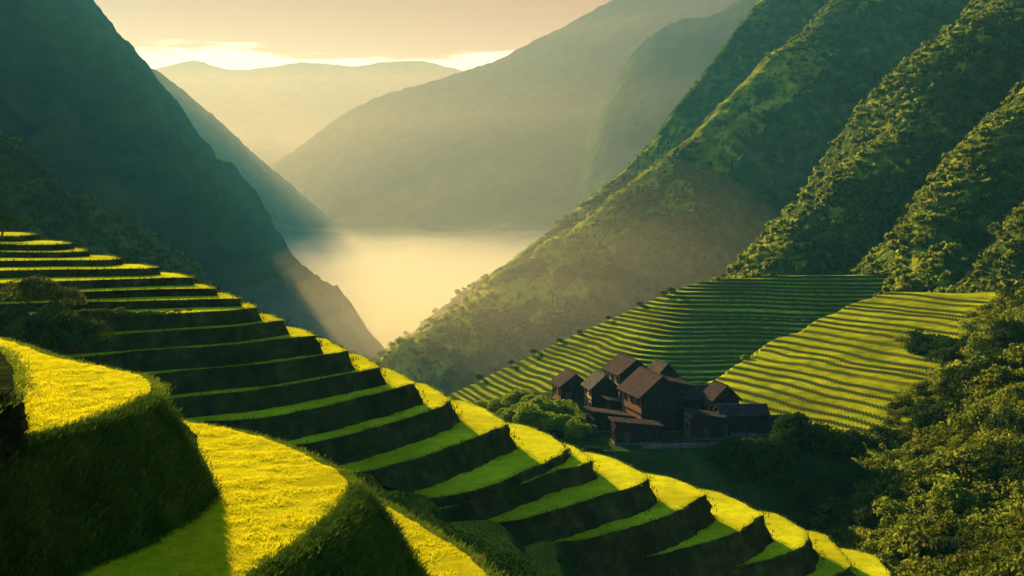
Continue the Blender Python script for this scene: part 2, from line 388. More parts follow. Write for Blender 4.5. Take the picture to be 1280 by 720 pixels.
# ground sheet out to the horizon
bpy_g = np.array([(-9000, -600, -150), (9000, -600, -150), (9000, 9000, -150), (-9000, 9000, -150)])
gx_, gy_ = np.meshgrid(np.linspace(-9000, 9000, 90), np.linspace(-600, 12000, 70), indexing='ij')
gz = -150 + 6*fbm(gx_/900, gy_/900, 3, 1)
tag(link('ground', np_mesh('ground', np.stack([gx_, gy_, gz], -1).reshape(-1, 3), grid_faces(90, 70), True), M['forest_far']), kind='structure')

# ------------------------------------------------------------------ ridges
def ridge(name, crest, gf, gb, Lf, Lb, amp, gw, gl, ds=3.0, round_=8, crest_n=1.0, seed=0, m='forest', terr=None, nt=160, curve=0, turn=0, bump=0, rough_top=.12, m2=None, cb=0):
    """mountain spur: crest line (px, py, distance), front and back flanks, gullied by noise"""
    W = np.array([PD(*c) for c in crest]); W[:, 2] = np.minimum(W[:, 2], 575); C = resample(W, ds)
    ch = W[-1, :2]-W[0, :2]; ch /= np.linalg.norm(ch)
    n = np.array([ch[1], -ch[0]])
    if n[1] > 0: n = -n
    if turn:
        c, s = math.cos(turn), math.sin(turn); n = np.array([n[0]*c-n[1]*s, n[0]*s+n[1]*c])
    s = np.concatenate([[0], np.cumsum(np.linalg.norm(np.diff(C[:, :2], axis=0), axis=1))])
    tf = Lf*np.linspace(0, 1, nt)**1.35; tb = -Lb*np.linspace(0, 1, 30)[1:][::-1]**1.2
    t = np.concatenate([tb, tf])
    S, T = np.meshgrid(s, t, indexing='ij')
    g = np.where(T > 0, gf, gb); aT = np.abs(T)
    dz = g*(np.sqrt(aT**2+round_**2)-round_) + np.where(T < 0, cb, 0)*aT**2
    ramp = rough_top + (1-rough_top)*smooth(0, gl*.8, aT)
    nz = amp*ramp*(ridged(S/gw + .25*fbm(S/gl, T/gl, 2, seed+3)*2 + seed*7.1, T/gl + seed*3.3, 4, seed) - .25)
    nz = nz + crest_n*fbm(S/9, T/9, 3, seed+9)
    X = C[:, 0][:, None] + n[0]*T; Y = C[:, 1][:, None] + n[1]*T; Z = C[:, 2][:, None] - dz + nz
    if bump: Z = Z + bump*np.abs(vnoise(X/4.5, Y/4.5, 5)) + bump*.6*np.abs(vnoise(X/2.2, Y/2.2, 6))
    if terr is not None:
        st, mask = terr; q = Z/st; fr = q-np.floor(q); zq = st*(np.floor(q)+smooth(.62, 1, fr))
        mk = mask(S, T, Z); Z = Z*(1-mk)+zq*mk
    o = link(name, np_mesh(name, np.stack([X, Y, Z], -1).reshape(-1, 3), grid_faces(len(s), len(t))), M[m])
    if m2:
        o.data.materials.append(M[m2[0]]); mk = m2[1](S, T, Z)[:-1, :-1].ravel()
        o.data.polygons.foreach_set('material_index', mk.astype(np.int32))
    tag(o, kind='structure')
    return dict(X=X, Y=Y, Z=Z, S=S, T=T, n=n)

# right-hand spurs, far to near
R1 = ridge('mountain', [(1075,-160,1210),(1008,-70,1180),(956,0,1150),(914,50,1120),(868,112,1085),(832,160,1050),(790,205,1010),(745,243,970),(694,287,920),(643,325,870),(592,360,820),(542,395,770),(482,440,710)],
           .75, .8, 420, 220, 26, 120, 200, ds=4, seed=1, cb=.02, m='forest', crest_n=2.5, terr=(4.5, lambda S,T,Z: .5*smooth(-.2,.3,fbm(S/80,T/80,3,2))*(np.abs(T)<160)), bump=1.5, m2=('hill_meadow', lambda S,T,Z: (T < 18+18*fbm(S/30, T/20, 3, 3)) & (fbm(S/60, T/40, 3, 8) > -.1)))
R2 = ridge('mountain', [(1200,-150,1130),(1120,-60,1060),(1060,0,1000),(1000,48,950),(965,75,920),(935,100,890),(905,138,865),(870,172,840),(835,210,815),(790,240,790),(745,268,765),(705,290,740),(665,318,715),(640,345,695),(600,372,668),(560,395,640),(515,425,600),(470,470,570)],
           .8, .7, 430, 150, 42, 85, 170, ds=3, seed=2, cb=.007, m='forest', crest_n=2.2, round_=16, terr=(3.6, lambda S,T,Z: .5*(T < 25)*smooth(-.25,.25,fbm(S/70,T/70,3,5))), bump=1.2, rough_top=.2, m2=('hill_meadow', lambda S,T,Z: (T < 26+22*fbm(S/30, T/20, 3, 3)) & (fbm(S/60, T/40, 3, 8) > -.18)))
R3 = ridge('mountain', [(1420,-210,800),(1340,-110,740),(1252,0,680),(1212,40,650),(1188,68,630),(1150,95,610),(1135,140,590),(1128,160,580),(1098,190,560),(1058,238,530),(1012,288,500),(960,325,470),(925,345,450),(885,362,430)],
           .72, .8, 330, 110, 40, 75, 120, ds=2.2, seed=6, cb=.006, m='forest', crest_n=1.6, round_=14, bump=2.4, rough_top=.25, nt=200, m2=('hill_meadow', lambda S,T,Z: (T < 14+14*fbm(S/20, T/15, 3, 3)) & (fbm(S/40, T/25, 3, 8) > -.1)))  # lighter ground patches sunward of the crest, added to brighten the lit strip
R3b = ridge('mountain', [(1460,-60,560),(1380,20,530),(1290,128,490),(1240,165,465),(1222,205,450),(1190,250,430),(1165,300,405),(1165,340,380),(1140,372,355)],
            .7, .9, 240, 110, 16, 45, 80, ds=2.0, seed=8, cb=.008, m='forest', crest_n=1.4, round_=12, bump=2.2, rough_top=.3, nt=160, m2=('hill_meadow', lambda S,T,Z: (T < 8+10*fbm(S/20, T/15, 3, 3)) & (fbm(S/30, T/20, 3, 8) > 0)))
R3c = ridge('mountain', [(1500,120,430),(1400,200,400),(1320,270,380),(1270,320,360),(1230,360,335),(1215,392,310)],
            .6, .9, 150, 80, 10, 40, 60, ds=2.0, seed=9, m='forest', crest_n=1.2, round_=12, bump=2.0, rough_top=.3, nt=110)

# left-hand mountains
ridge('mountain', [(-420,-420,900),(-200,-220,980),(0,-110,1080),(60,-50,1120),(108,0,1150),(130,35,1170),(160,60,1185),(165,82,1195),(193,115,1215),(210,142,1235),(232,168,1255),(255,190,1270),(278,225,1290),(300,255,1310),(345,300,1340),(362,345,1370),(380,420,1400)],
      .85, .9, 420, 500, 40, 160, 260, ds=4, seed=12, m='forest_far', crest_n=4.0, round_=10, rough_top=.05, bump=3)
ridge('mountain', [(-100,-200,2000),(60,-70,2050),(130,35,2080),(165,70,2100),(205,94,2130),(240,122,2160),(283,160,2200),(320,195,2240),(360,228,2280),(400,262,2320),(440,298,2360),(500,350,2420)],
      .9, .8, 700, 700, 50, 260, 400, ds=8, seed=14, m='forest_far', crest_n=5, round_=10, rough_top=.05)
ridge('mountain', [(60,160,760),(160,240,780),(240,285,800),(300,318,800),(345,312,790),(375,330,770),(400,352,760),(425,368,750),(440,395,735),(468,428,720),(500,470,700),(540,520,690)],
      .75, .8, 260, 200, 16, 60, 90, ds=2.5, seed=17, m='forest_far', crest_n=2, round_=6, bump=2)
RL = ridge('mountain', [(-260,40,330),(-120,95,345),(-40,145,355),(0,170,360),(22,185,362),(45,208,364),(72,236,366),(88,250,368),(110,254,372),(135,272,376),(155,288,380),(180,294,384),(205,312,388),(232,332,392),(262,362,396),(300,400,400)],
      .75, .9, 190, 120, 12, 50, 70, ds=1.6, seed=19, m='forest', crest_n=1.6, round_=5, bump=1.8, rough_top=.1)

# far backdrop mountains
ridge('mountain', [(120,330,2700),(200,290,2800),(270,240,2850),(330,212,2900),(380,180,2920),(430,143,2950),(480,120,2960),(540,103,2980),(590,87,3000),(622,76,3010),(652,60,3020),(680,45,3020),(705,34,3020),(735,16,3020),(765,2,3020),(800,-20,3000),(870,-70,2980),(960,-120,2950),(1100,-210,2900),(1350,-260,2800)],
      .62, .8, 1500, 900, 70, 420, 700, ds=14, seed=23, m='forest_far', crest_n=6, round_=20, rough_top=.03, nt=200)
ridge('mountain', [(640,330,2500),(700,250,2450),(735,180,2420),(760,120,2400),(790,70,2380),(820,42,2360),(850,26,2350),(890,20,2330),(930,-5,2300),(1000,-60,2280),(1100,-150,2250)],
      .8, .8, 700, 500, 50, 260, 400, ds=9, seed=27, m='forest_far', crest_n=5, round_=20, rough_top=.05)
ridge('mountain', [(-300,60,4680),(0,70,4635),(120,88,4590),(180,90,4590),(212,83,4590),(245,77,4572),(275,86,4572),(305,88,4554),(345,84,4545),(375,79,4536),(400,79,4527),(440,84,4518),(490,78,4500),(520,77,4500),(545,81,4500),(570,88,4482),(640,100,4455),(760,130,4410)],
      .45, .5, 2600, 900, 160, 700, 1200, ds=26, seed=31, m='forest_far', crest_n=8, round_=40, rough_top=.03)

# ------------------------------------------------------------------ foliage
def crown_proto(n, lobes, seed, leaf=.16, squash=.8):
    g = np.random.default_rng(seed)
    c = g.normal(0, 1, (lobes, 3)); c /= np.linalg.norm(c, axis=1)[:, None]; c *= g.uniform(.25, .72, (lobes, 1)); c[:, 2] = np.abs(c[:, 2])*.9-.12
    rad = g.uniform(.3, .52, lobes)
    k = g.integers(0, lobes, n); v = g.normal(0, 1, (n, 3)); v /= np.linalg.norm(v, axis=1)[:, None]
    v[:, 2] = np.where(v[:, 2] < -.35, -v[:, 2], v[:, 2])
    P = c[k] + v*rad[k][:, None]*g.uniform(.7, 1.05, (n, 1))
    P[:, 2] *= squash
    nr = v + g.normal(0, .55, (n, 3)); nr /= np.linalg.norm(nr, axis=1)[:, None]
    a = np.cross(nr, g.normal(0, 1, (n, 3))); a /= np.linalg.norm(a, axis=1)[:, None]; b = np.cross(nr, a)
    s = leaf*g.uniform(.55, 1.2, (n, 1)); q = .62
    Q = np.stack([P-a*s*.5, P-b*s*.5*q, P+a*s*.5, P+b*s*.5*q], 1)
    Q[:, :, 2] += .35
    return Q      # (n,4,3) unit crown sitting on z ~ 0
def canopy(name, pts, size, protos, m, label, cat='forest'):
    out = []
    for i, (p, s) in enumerate(zip(pts, size)):
        Q = protos[i % len(protos)]; a = random.random()*6.283; c, sn = math.cos(a), math.sin(a)
        x = Q[:, :, 0]*c - Q[:, :, 1]*sn; y = Q[:, :, 0]*sn + Q[:, :, 1]*c
        out.append(np.stack([x*s*random.uniform(.85, 1.15)+p[0], y*s+p[1], Q[:, :, 2]*s*random.uniform(.8, 1.2)+p[2]], -1))
    V = np.concatenate(out).reshape(-1, 3)
    o = link(name, np_mesh(name, V, np.arange(len(V)).reshape(-1, 4)), M[m]); tag(o, label, cat, kind='stuff'); return o
pA = [crown_proto(420, 8, 100+i, .26) for i in range(6)]
pB = [crown_proto(210, 7, 200+i, .30) for i in range(6)]
pN = [crown_proto(400, 9, 400+i, .19) for i in range(8)]
pC = [crown_proto(60, 5, 300+i, .6) for i in range(6)]

def ridge_points(rd, n, tmin, tmax, mask=None, jit=0):
    X, Y, Z, T, S = rd['X'], rd['Y'], rd['Z'], rd['T'], rd['S']
    ok = np.argwhere((T > tmin) & (T < tmax))
    # weight by cell area (t spacing grows)
    wt = np.gradient(T[0])[ok[:, 1]]; wt = wt/wt.sum()
    k = ok[rng.choice(len(ok), n, p=wt)]
    P = np.stack([X[k[:, 0], k[:, 1]], Y[k[:, 0], k[:, 1]], Z[k[:, 0], k[:, 1]]], 1)
    P[:, :2] += rng.normal(0, .6, (n, 2))
    px = 640+P[:, 0]/P[:, 1]*F; py = YH-P[:, 2]/P[:, 1]*F
    g = (px > -80) & (px < 1360) & (py > -60) & (py < 760)
    if mask is not None: g &= mask(px, py, P)
    P = P[g]; tt = T[k[:, 0], k[:, 1]][g]; return P, tt
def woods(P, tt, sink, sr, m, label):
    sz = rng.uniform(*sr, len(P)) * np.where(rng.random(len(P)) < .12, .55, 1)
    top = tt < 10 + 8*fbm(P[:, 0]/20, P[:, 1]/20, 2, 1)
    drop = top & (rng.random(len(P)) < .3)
    for k, mm, lb in ((top & ~drop, 'leaf_pale_lit', 'sunlit trees: '), (~top, m, 'shaded trees: ')):  # crest trees get paler leaves, sunlight put into their colour
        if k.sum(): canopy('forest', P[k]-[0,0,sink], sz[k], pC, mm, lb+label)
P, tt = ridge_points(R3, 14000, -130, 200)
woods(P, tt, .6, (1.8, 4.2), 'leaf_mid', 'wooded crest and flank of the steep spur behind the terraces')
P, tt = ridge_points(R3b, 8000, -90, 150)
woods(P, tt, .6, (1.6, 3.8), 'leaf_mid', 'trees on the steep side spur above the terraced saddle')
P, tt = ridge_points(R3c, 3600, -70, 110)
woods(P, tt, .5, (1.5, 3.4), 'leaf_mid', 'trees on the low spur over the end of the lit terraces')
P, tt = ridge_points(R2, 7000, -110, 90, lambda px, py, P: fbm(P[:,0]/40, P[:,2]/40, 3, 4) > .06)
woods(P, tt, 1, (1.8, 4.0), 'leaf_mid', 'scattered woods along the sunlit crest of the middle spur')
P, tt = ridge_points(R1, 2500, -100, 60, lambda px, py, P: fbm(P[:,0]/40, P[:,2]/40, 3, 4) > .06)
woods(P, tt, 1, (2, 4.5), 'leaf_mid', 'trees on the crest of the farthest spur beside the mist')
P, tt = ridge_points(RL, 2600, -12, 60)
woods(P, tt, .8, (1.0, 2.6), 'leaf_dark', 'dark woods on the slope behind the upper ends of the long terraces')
# wooded flank near right
n = 26000
x = rng.uniform(30, 200, n); y = rng.uniform(95, 300, n); z, k = hill(x, y, True)
px = 640+x/y*F; py = YH-z/y*F
g = (k == 2) & (px > 900) & (px < 1340) & (py < 770)
edge = (k == 1) & (np.abs(hill_height(x, y)[2]-z) < 2.0) & (rng.random(n) < .35) & (px < 1340) & (px > 1000)
g |= edge
P = np.stack([x, y, z], 1)[g]; sz = rng.uniform(.9, 2.6, len(P)) * np.where(rng.random(len(P)) < .08, 1.5, 1)
ord_ = np.argsort(P[:, 1]); P = P[ord_]; sz = sz[ord_]
keep = rng.random(len(P)) < .75; P = P[keep]; sz = sz[keep]
cl = fbm(P[:, 0]/14, P[:, 1]/14, 2, 44) + .5*rng.normal(0, .5, len(P))
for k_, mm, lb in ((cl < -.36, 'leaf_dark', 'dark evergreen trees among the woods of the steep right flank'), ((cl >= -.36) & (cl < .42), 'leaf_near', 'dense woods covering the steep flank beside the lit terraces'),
                   (cl >= .42, 'leaf_pale_lit', 'light green trees among the woods of the steep right flank')):
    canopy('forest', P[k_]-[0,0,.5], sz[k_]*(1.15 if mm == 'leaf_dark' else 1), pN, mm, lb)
print('forest near', len(P))

# individual trees
def tube_mesh(segs, k=7):
    V = []; Fc = []
    for path in segs:
        pts = [np.array(p[:3]) for p in path]; base = len(V)
        for i, p in enumerate(pts):
            dn = pts[min(i+1, len(pts)-1)]-pts[max(i-1, 0)]; dn = dn/np.linalg.norm(dn)
            a = np.cross(dn, [0.3, .9, .1]); a /= np.linalg.norm(a); b = np.cross(dn, a); r = path[i][3]
            for j in range(k):
                t = 2*math.pi*j/k; V.append(p+(a*math.cos(t)+b*math.sin(t))*r)
        for i in range(len(pts)-1):
            for j in range(k):
                Fc.append((base+i*k+j, base+i*k+(j+1) % k, base+(i+1)*k+(j+1) % k, base+(i+1)*k+j))
    return np_mesh('trunk', np.array(V), np.array(Fc), True)
def tree_meshes(seed, H, Rr, n, leaf, squash=.85):
    g = np.random.default_rng(seed)
    Q = crown_proto(n, 11, seed, leaf, squash)*Rr
    Q[:, :, 2] += H-Rr*1.25*squash
    crown = np_mesh('crown', Q.reshape(-1, 3), np.arange(4*n).reshape(-1, 4))
    top = H-Rr*.7; r0 = .05*H
    segs = [[(0,0,-.6,r0*1.3),(0.05*H*g.normal(),.03*H,top*.4,r0*.8),(0.04*H*g.normal(),0,top,r0*.35)]]
    for i in range(6):
        a = g.random()*6.28; z0 = top*g.uniform(.4, .85); l = Rr*g.uniform(.5, .8)
        segs.append([(0,0,z0,r0*.4),(math.cos(a)*l*.5,math.sin(a)*l*.5,z0+l*.35,r0*.25),(math.cos(a)*l,math.sin(a)*l,z0+l*.6,r0*.1)])
    return crown, tube_mesh(segs)
protoT = {}
def protos_for(kind, n=4):
    if kind not in protoT:
        spec = {'round': (4.4, 2.9, 4200, .13), 'bright': (3.6, 2.6, 3800, .13), 'shrub': (2.2, 1.7, 2200, .14), 'bush': (2.7, 2.5, 5200, .09)}[kind]
        sq = {'round': 1.0, 'bright': .9, 'shrub': .8, 'bush': .75}[kind]
        protoT[kind] = [tree_meshes(500+hash(kind) % 7*0+len(protoT)*20+i, spec[0], spec[1], spec[2], spec[3], sq) for i in range(n)]
    return protoT[kind]
matmesh = {}
def tree(name, cat, kind, loc, s, m, label, group, i=0):
    crown, trunk = protos_for(kind)[i % 4]
    key = (kind, i % 4, m)
    if key not in matmesh:
        c = crown.copy(); c.materials.append(M[m]); t = trunk.copy(); t.materials.append(M['bark']); matmesh[key] = (c, t)
    c, t = matmesh[key]
    r = bpy.data.objects.new(name, None); COL.objects.link(r); r.location = loc; r.rotation_euler.z = i*1.7; r.scale = (s*random.uniform(.9, 1.1), s*random.uniform(.9, 1.1), s*random.uniform(.92, 1.1))
    tag(r, label, cat, group)
    for nm, me in (('crown', c), ('trunk', t)):
        o = bpy.data.objects.new(nm, me); COL.objects.link(o); o.parent = r
    return r
ORD = ['first','second','third','fourth','fifth','sixth','seventh','eighth','ninth','tenth','eleventh','twelfth','thirteenth','fourteenth','fifteenth','sixteenth','seventeenth','eighteenth','nineteenth','twentieth']
def ground_at(px, d, sink=.7):
    x = (px-640)/F*d; return (x, d, float(hill(np.array([x]), np.array([d]))[0])-sink)
# (px, distance, scale) sets, each sorted left to right
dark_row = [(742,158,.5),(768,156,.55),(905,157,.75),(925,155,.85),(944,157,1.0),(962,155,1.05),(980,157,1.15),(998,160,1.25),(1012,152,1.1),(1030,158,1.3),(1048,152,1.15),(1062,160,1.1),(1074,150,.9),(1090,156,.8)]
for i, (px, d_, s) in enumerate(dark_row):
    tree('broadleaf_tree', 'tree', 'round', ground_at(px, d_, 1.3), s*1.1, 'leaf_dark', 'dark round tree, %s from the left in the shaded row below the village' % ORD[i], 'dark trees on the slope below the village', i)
lit = [(604,205,.8),(622,196,.8),(632,182,.9),(645,176,.95),(652,190,.9),(660,172,1.0),(668,184,1.0),(676,176,1.1),(690,170,1.0),(700,178,1.0),(712,170,.9),(722,166,.8)]
for i, (px, d_, s) in enumerate(lit):
    tree('leafy_tree', 'tree', 'bright', ground_at(px, d_), s*1.3, 'leaf_bright', 'bright green leafy tree, %s from the left in the clump beside the leftmost houses' % ORD[i], 'bright trees left of the village', i+1)
sh = [(655,160,.9),(668,157,.9),(680,155,1.0),(694,160,.9),(706,154,1.0),(720,156,.9),(732,153,1.0),(748,154,.9),(760,152,.8),(774,154,.9)]
for i, (px, d_, s) in enumerate(sh):
    tree('leafy_shrub', 'shrub', 'shrub', ground_at(px, d_), s, 'leaf_bright' if i % 3 else 'leaf_mid', 'low green shrub, %s from the left on the slope under the bright trees' % ORD[i], 'shrubs on the slope left of the village', i)
# tiny crest trees on the terraced slopes
def on_crest(px, which):
    if which == 1: x = (px-640)/F*400; return (x, 399, float(hill(np.array([x]), np.array([399.]))[0]))
ct = [(598,1.0),(640,.8),(668,.9),(700,.7),(724,.6),(760,.7),(800,.8),(830,.8),(838,1.0)]
for i, (px, s) in enumerate(ct):
    tree('leafy_shrub', 'shrub', 'shrub', on_crest(px, 1), s*1.2, 'leaf_mid', 'tiny shrub, %s up the skyline of the farther terraces' % ORD[i], 'shrubs on the rim of the farther terraces', i)
tree('leafy_shrub', 'shrub', 'shrub', ground_at(933, 243), .9, 'leaf_bright', 'lone pale shrub standing on the near crest of the lit terraces', None, 2)
# bushes at the left edge
zb = -11.0
for i, (px, y, d_, s, mm, lab) in enumerate([(52,402,76,1.0,'leaf_brown','small domed bush poking above the big bush by the near terrace'),
      (84,452,71,1.12,'leaf_dark','largest dark round bush directly behind the upper near terrace'),
      (48,446,72,1.1,'leaf_brown','broad olive bush with pale tips left of the largest dark bush'),
      (16,438,73,1.0,'leaf_dark','dark bush cut by the frame edge behind the upper near terrace'),
      (2,292,112,.8,'leaf_dark','olive bush at the top of the long terraces by the frame edge'),]):
    x_, y_, z_ = PD(px, y, d_)
    tree('domed_bush', 'bush', 'bush', (x_, y_, z_), s, mm, lab, None, i)
# low hedge on the terrace rim
hp = []
for t in np.linspace(0, 1, 46):
    x_, y_, z_ = PZ(96+t*140, 398.2-t*7.5, zs[8]); hp.append((x_, y_+.3, z_-.1))
canopy('hedge', np.array(hp)+rng.normal(0, .12, (46, 3)), rng.uniform(.45, .7, 46)*np.linspace(1.2, .35, 46), pB, 'leaf_brown', 'low ragged hedge along one rim of the long terraces', 'hedge')

# ------------------------------------------------------------------ village
def bm_box(bm, c, s, bev=0):
    r = bmesh.ops.create_cube(bm, size=1)
    for v in r['verts']: v.co = Vector((v.co.x*s[0]+c[0], v.co.y*s[1]+c[1], v.co.z*s[2]+c[2]))
    return r['verts']
def bm_obj(name, bm, m, parent):
    me = bpy.data.meshes.new(name); bm.to_mesh(me); bm.free(); return link(name, me, m, parent)
def house(name, label, px, by, w, dp, wh, rh, rot, wall='wood', side=None, roof='roof_dark', ridge_x=False, over=.45, wins=2, floors=1, lean=False, door=True, zg=-35.6):
    """gabled timber house; ridge along local y (gable to the front) or local x"""
    x, y, _ = PZ(px, by, zg)
    root = bpy.data.objects.new(name, None); COL.objects.link(root); root.location = (x, y, zg); root.rotation_euler.z = R(rot)
    tag(root, label, 'house' if 'house' in name else 'shed', 'timber houses of the village')
    # walls: a gabled prism
    bm = bmesh.new(); hw, hd = w/2, dp/2
    if lean:
        prof = [(-hw, 0), (hw, 0), (hw, wh), (-hw, wh+rh)]
        pts = lambda yy: [Vector((a, yy, b)) for a, b in prof]
    elif ridge_x:
        prof = [(-hd, 0), (hd, 0), (hd, wh), (0, wh+rh), (-hd, wh)]
        pts = lambda xx: [Vector((xx, a, b)) for a, b in prof]
    else:
        prof = [(-hw, 0), (hw, 0), (hw, wh), (0, wh+rh), (-hw, wh)]
        pts = lambda yy: [Vector((a, yy, b)) for a, b in prof]
    e = hw if ridge_x else hd
    A = [bm.verts.new(p - Vector((0, 0, .0 if p.z else 1.2))) for p in pts(-e)]; B = [bm.verts.new(p - Vector((0, 0, .0 if p.z else 1.2))) for p in pts(e)]
    bm.faces.new(A); bm.faces.new(B[::-1]); n = len(A)
    for i in range(n): bm.faces.new((A[i], B[i], B[(i+1) % n], A[(i+1) % n]))
    bmesh.ops.recalc_face_normals(bm, faces=bm.faces)
    wo = bm_obj('wall', bm, M[wall], root)
    if side:  # sun-facing wall takes a lighter colour with the sunlight painted in
        wo.data.materials.append(M[side])
        for p in wo.data.polygons:
            if p.normal.x < -.9: p.material_index = 1
    # corner posts and floor beams
    bm = bmesh.new()
    for sx in (-1, 1):
        for sy in (-1, 1): bm_box(bm, (sx*(hw+.02), sy*(hd+.02), wh/2), (.2, .2, wh))
    for f in range(1, floors+1):
        zz = wh*f/floors-.12 if f == floors else wh*f/floors
        bm_box(bm, (0, -hd-.05, zz), (w+.5, .14, .16)); bm_box(bm, (-hw-.05, 0, zz), (.14, dp+.5, .163))
    bm_box(bm, (0, hd+.05, wh*.5), (w+.5, .14, .16)); bm_box(bm, (hw+.05, 0, wh*.5), (.14, dp+.5, .163))
    k = max(2, int(w/1.1))
    for j in range(1, k): bm_box(bm, (-hw+w*j/k, -hd-.03, wh/2), (.1, .09, wh))
    bm_obj('timber_frame', bm, M['wood'], root)
    bm = bmesh.new(); bm_box(bm, (0, 0, -.2), (w+.5, dp+.5, 1.0)); bm_obj('stone_base', bm, M['stone'], root)
    # roof slabs with thickness
    bm = bmesh.new(); th = .16
    def slab(p0, p1, p2, p3):
        nn = (p1-p0).cross(p3-p0).normalized(); nn = nn if nn.z > 0 else -nn
        lo = [bm.verts.new(p+nn*.03) for p in (p0, p1, p2, p3)]; hi = [bm.verts.new(p+nn*(.03+th)) for p in (p0, p1, p2, p3)]
        bm.faces.new(lo); bm.faces.new(hi)
        for i in range(4): bm.faces.new((lo[i], lo[(i+1) % 4], hi[(i+1) % 4], hi[i]))
    nr_ = 9
    def course(a, b, c, d_):     # a,b at the ridge; d_,c at the eave: laid in overlapping courses
        for i in range(nr_):
            t0, t1 = i/nr_, (i+1)/nr_+.03
            lift = Vector((0, 0, .045))
            slab(a.lerp(d_, t0), b.lerp(c, t0), b.lerp(c, t1)+lift, a.lerp(d_, t1)+lift)
    if lean:
        o1 = over
        course(Vector((-hw-o1, -hd-o1, wh+rh+.1)), Vector((-hw-o1, hd+o1, wh+rh+.1)), Vector((hw+o1, hd+o1, wh-.02)), Vector((hw+o1, -hd-o1, wh-.02)))
    else:
        sl = rh/(hd if ridge_x else hw)
        for s_ in (-1, 1):
            if ridge_x:
                course(Vector((-hw-over, 0, wh+rh)), Vector((hw+over, 0, wh+rh)), Vector((hw+over, s_*(hd+over), wh-over*sl)), Vector((-hw-over, s_*(hd+over), wh-over*sl)))
            else:
                course(Vector((0, -hd-over, wh+rh)), Vector((0, hd+over, wh+rh)), Vector((s_*(hw+over), hd+over, wh-over*sl)), Vector((s_*(hw+over), -hd-over, wh-over*sl)))
    bmesh.ops.recalc_face_normals(bm, faces=bm.faces)
    ro = bm_obj('roof', bm, M[roof], root)
    if not lean:
        bm = bmesh.new()
        if ridge_x: bm_box(bm, (0, 0, wh+rh+.2), (w+2*over+.1, .34, .16))
        else: bm_box(bm, (0, 0, wh+rh+.2), (.34, dp+2*over+.1, .16))
        bm_obj('ridge_cap', bm, M[roof], ro)
    # windows
    def window(cx, cy, cz, ww, hh, facing):
        bm = bmesh.new(); t = .09
        ax = (lambda u, v, q: (cx+u, cy-q, cz+v)) if facing == 'f' else (lambda u, v, q: (cx-q, cy+u, cz+v))
        sz = (lambda a, b, c: (a, c, b)) if facing == 'f' else (lambda a, b, c: (c, a, b))
        for u in (-ww/2, ww/2, 0): bm_box(bm, ax(u, 0, .05), sz(t, hh+t, .1))
        for v in (-hh/2, hh/2): bm_box(bm, ax(0, v, .052), sz(ww+t*2, t, .11))
        fr = bm_obj('window', bm, M['frame'], root)
        bm = bmesh.new(); bm_box(bm, ax(0, 0, .02), sz(ww, hh, .05)); bm_obj('pane', bm, M['glass'], fr)
    for f in range(floors):
        cz = wh*(f+.55)/floors
        for j in range(wins):
            if door and f == 0 and j == 0: continue
            window(-hw+w*(j+.5)/max(1, wins), -hd, cz, .75, .9, 'f')
        ns = max(1, int(dp/2.2))
        for j in range(ns): window(-hw, -hd+dp*(j+.5)/ns, cz, .8, .95, 's')
    if door:
        bm = bmesh.new(); bm_box(bm, (-hw+w*.5/max(1, wins), -hd-.04, .95), (.95, .1, 1.9)); do = bm_obj('door', bm, M['frame'], root)
    return root
house('timber_house', 'small gabled house at the left end of the village with a sunlit end wall', 714, 500, 5.0, 5.4, 3.0, 1.8, 13, side='wood_sunlit', roof='roof_brown', wins=2)
house('timber_house', 'narrow house with a pale mossy roof, second from the left', 751, 513, 4.3, 5.4, 4.2, 1.9, 10, side='ochre_sunlit', roof='roof_pale', wins=1, floors=2)
house('timber_house', 'tallest house at the back of the village with a brown roof', 785, 503, 5.6, 7.5, 5.6, 2.1, 15, side='ochre_sunlit', roof='roof_brown', floors=2)
house('timber_house', 'large main house with reddish roof and sunlit ochre columns', 814, 535, 6.3, 8.4, 5.9, 2.6, 15, side='wood_sunlit', roof='roof_red', floors=2, wins=3, over=.6)
house('timber_house', 'small house with a pale green roof behind the large main house', 827, 505, 3.7, 4.5, 5.2, 1.9, 17, roof='roof_pale', floors=2, wins=1, door=False)
house('timber_house', 'tall narrow block between the main house and the long house', 847, 519, 3.2, 4.5, 5.0, .8, 8, roof='roof_dark', lean=True, floors=2, wins=1, door=False)
house('timber_house', 'long low house with a flat dark ridge right of the main house', 876, 521, 7.4, 3.8, 3.5, 1.4, 6, roof='roof_dark', ridge_x=True, wins=4)
house('timber_house', 'gabled house end rising from the long low house', 901, 528, 3.8, 4.6, 4.2, 1.8, 12, roof='roof_dark', wins=2, side='wood_sunlit')
house('timber_shed', 'square shed with a tilted roof in front of the long house', 878, 547, 4.5, 3.6, 3.1, .8, 9, roof='roof_dark', lean=True, wins=1, side='wood_sunlit')
house('timber_shed', 'long flat shed at the right of the village', 927, 542, 6.7, 3.6, 3.2, 1.0, 3, roof='roof_dark', ridge_x=True, wins=3)
house('timber_shed', 'lowest shed at the right end of the village', 967, 541, 2.8, 2.8, 1.6, .8, 10, roof='roof_dark', wins=1, door=False, ridge_x=True)
house('timber_shed', 'low open shed with a sunlit tilted roof under the left houses', 761, 537, 5.8, 3.4, 2.0, 1.1, 16, roof='roof_brown', lean=True, wins=2, door=False)
house('timber_shed', 'broad dark outhouse standing below the large main house', 794, 553, 6.4, 3.0, 2.5, .7, 7, roof='roof_dark', lean=True, wins=2)
house('timber_shed', 'small lean-to shed between the mossy roofed house and the main house', 772, 524, 3.4, 2.8, 2.6, .7, 12, roof='roof_brown', lean=True, wins=1)
house('timber_shed', 'tiny dark hut between the main house and the square shed', 851, 535, 2.8, 2.6, 2.2, .9, 10, roof='roof_dark', wins=1)
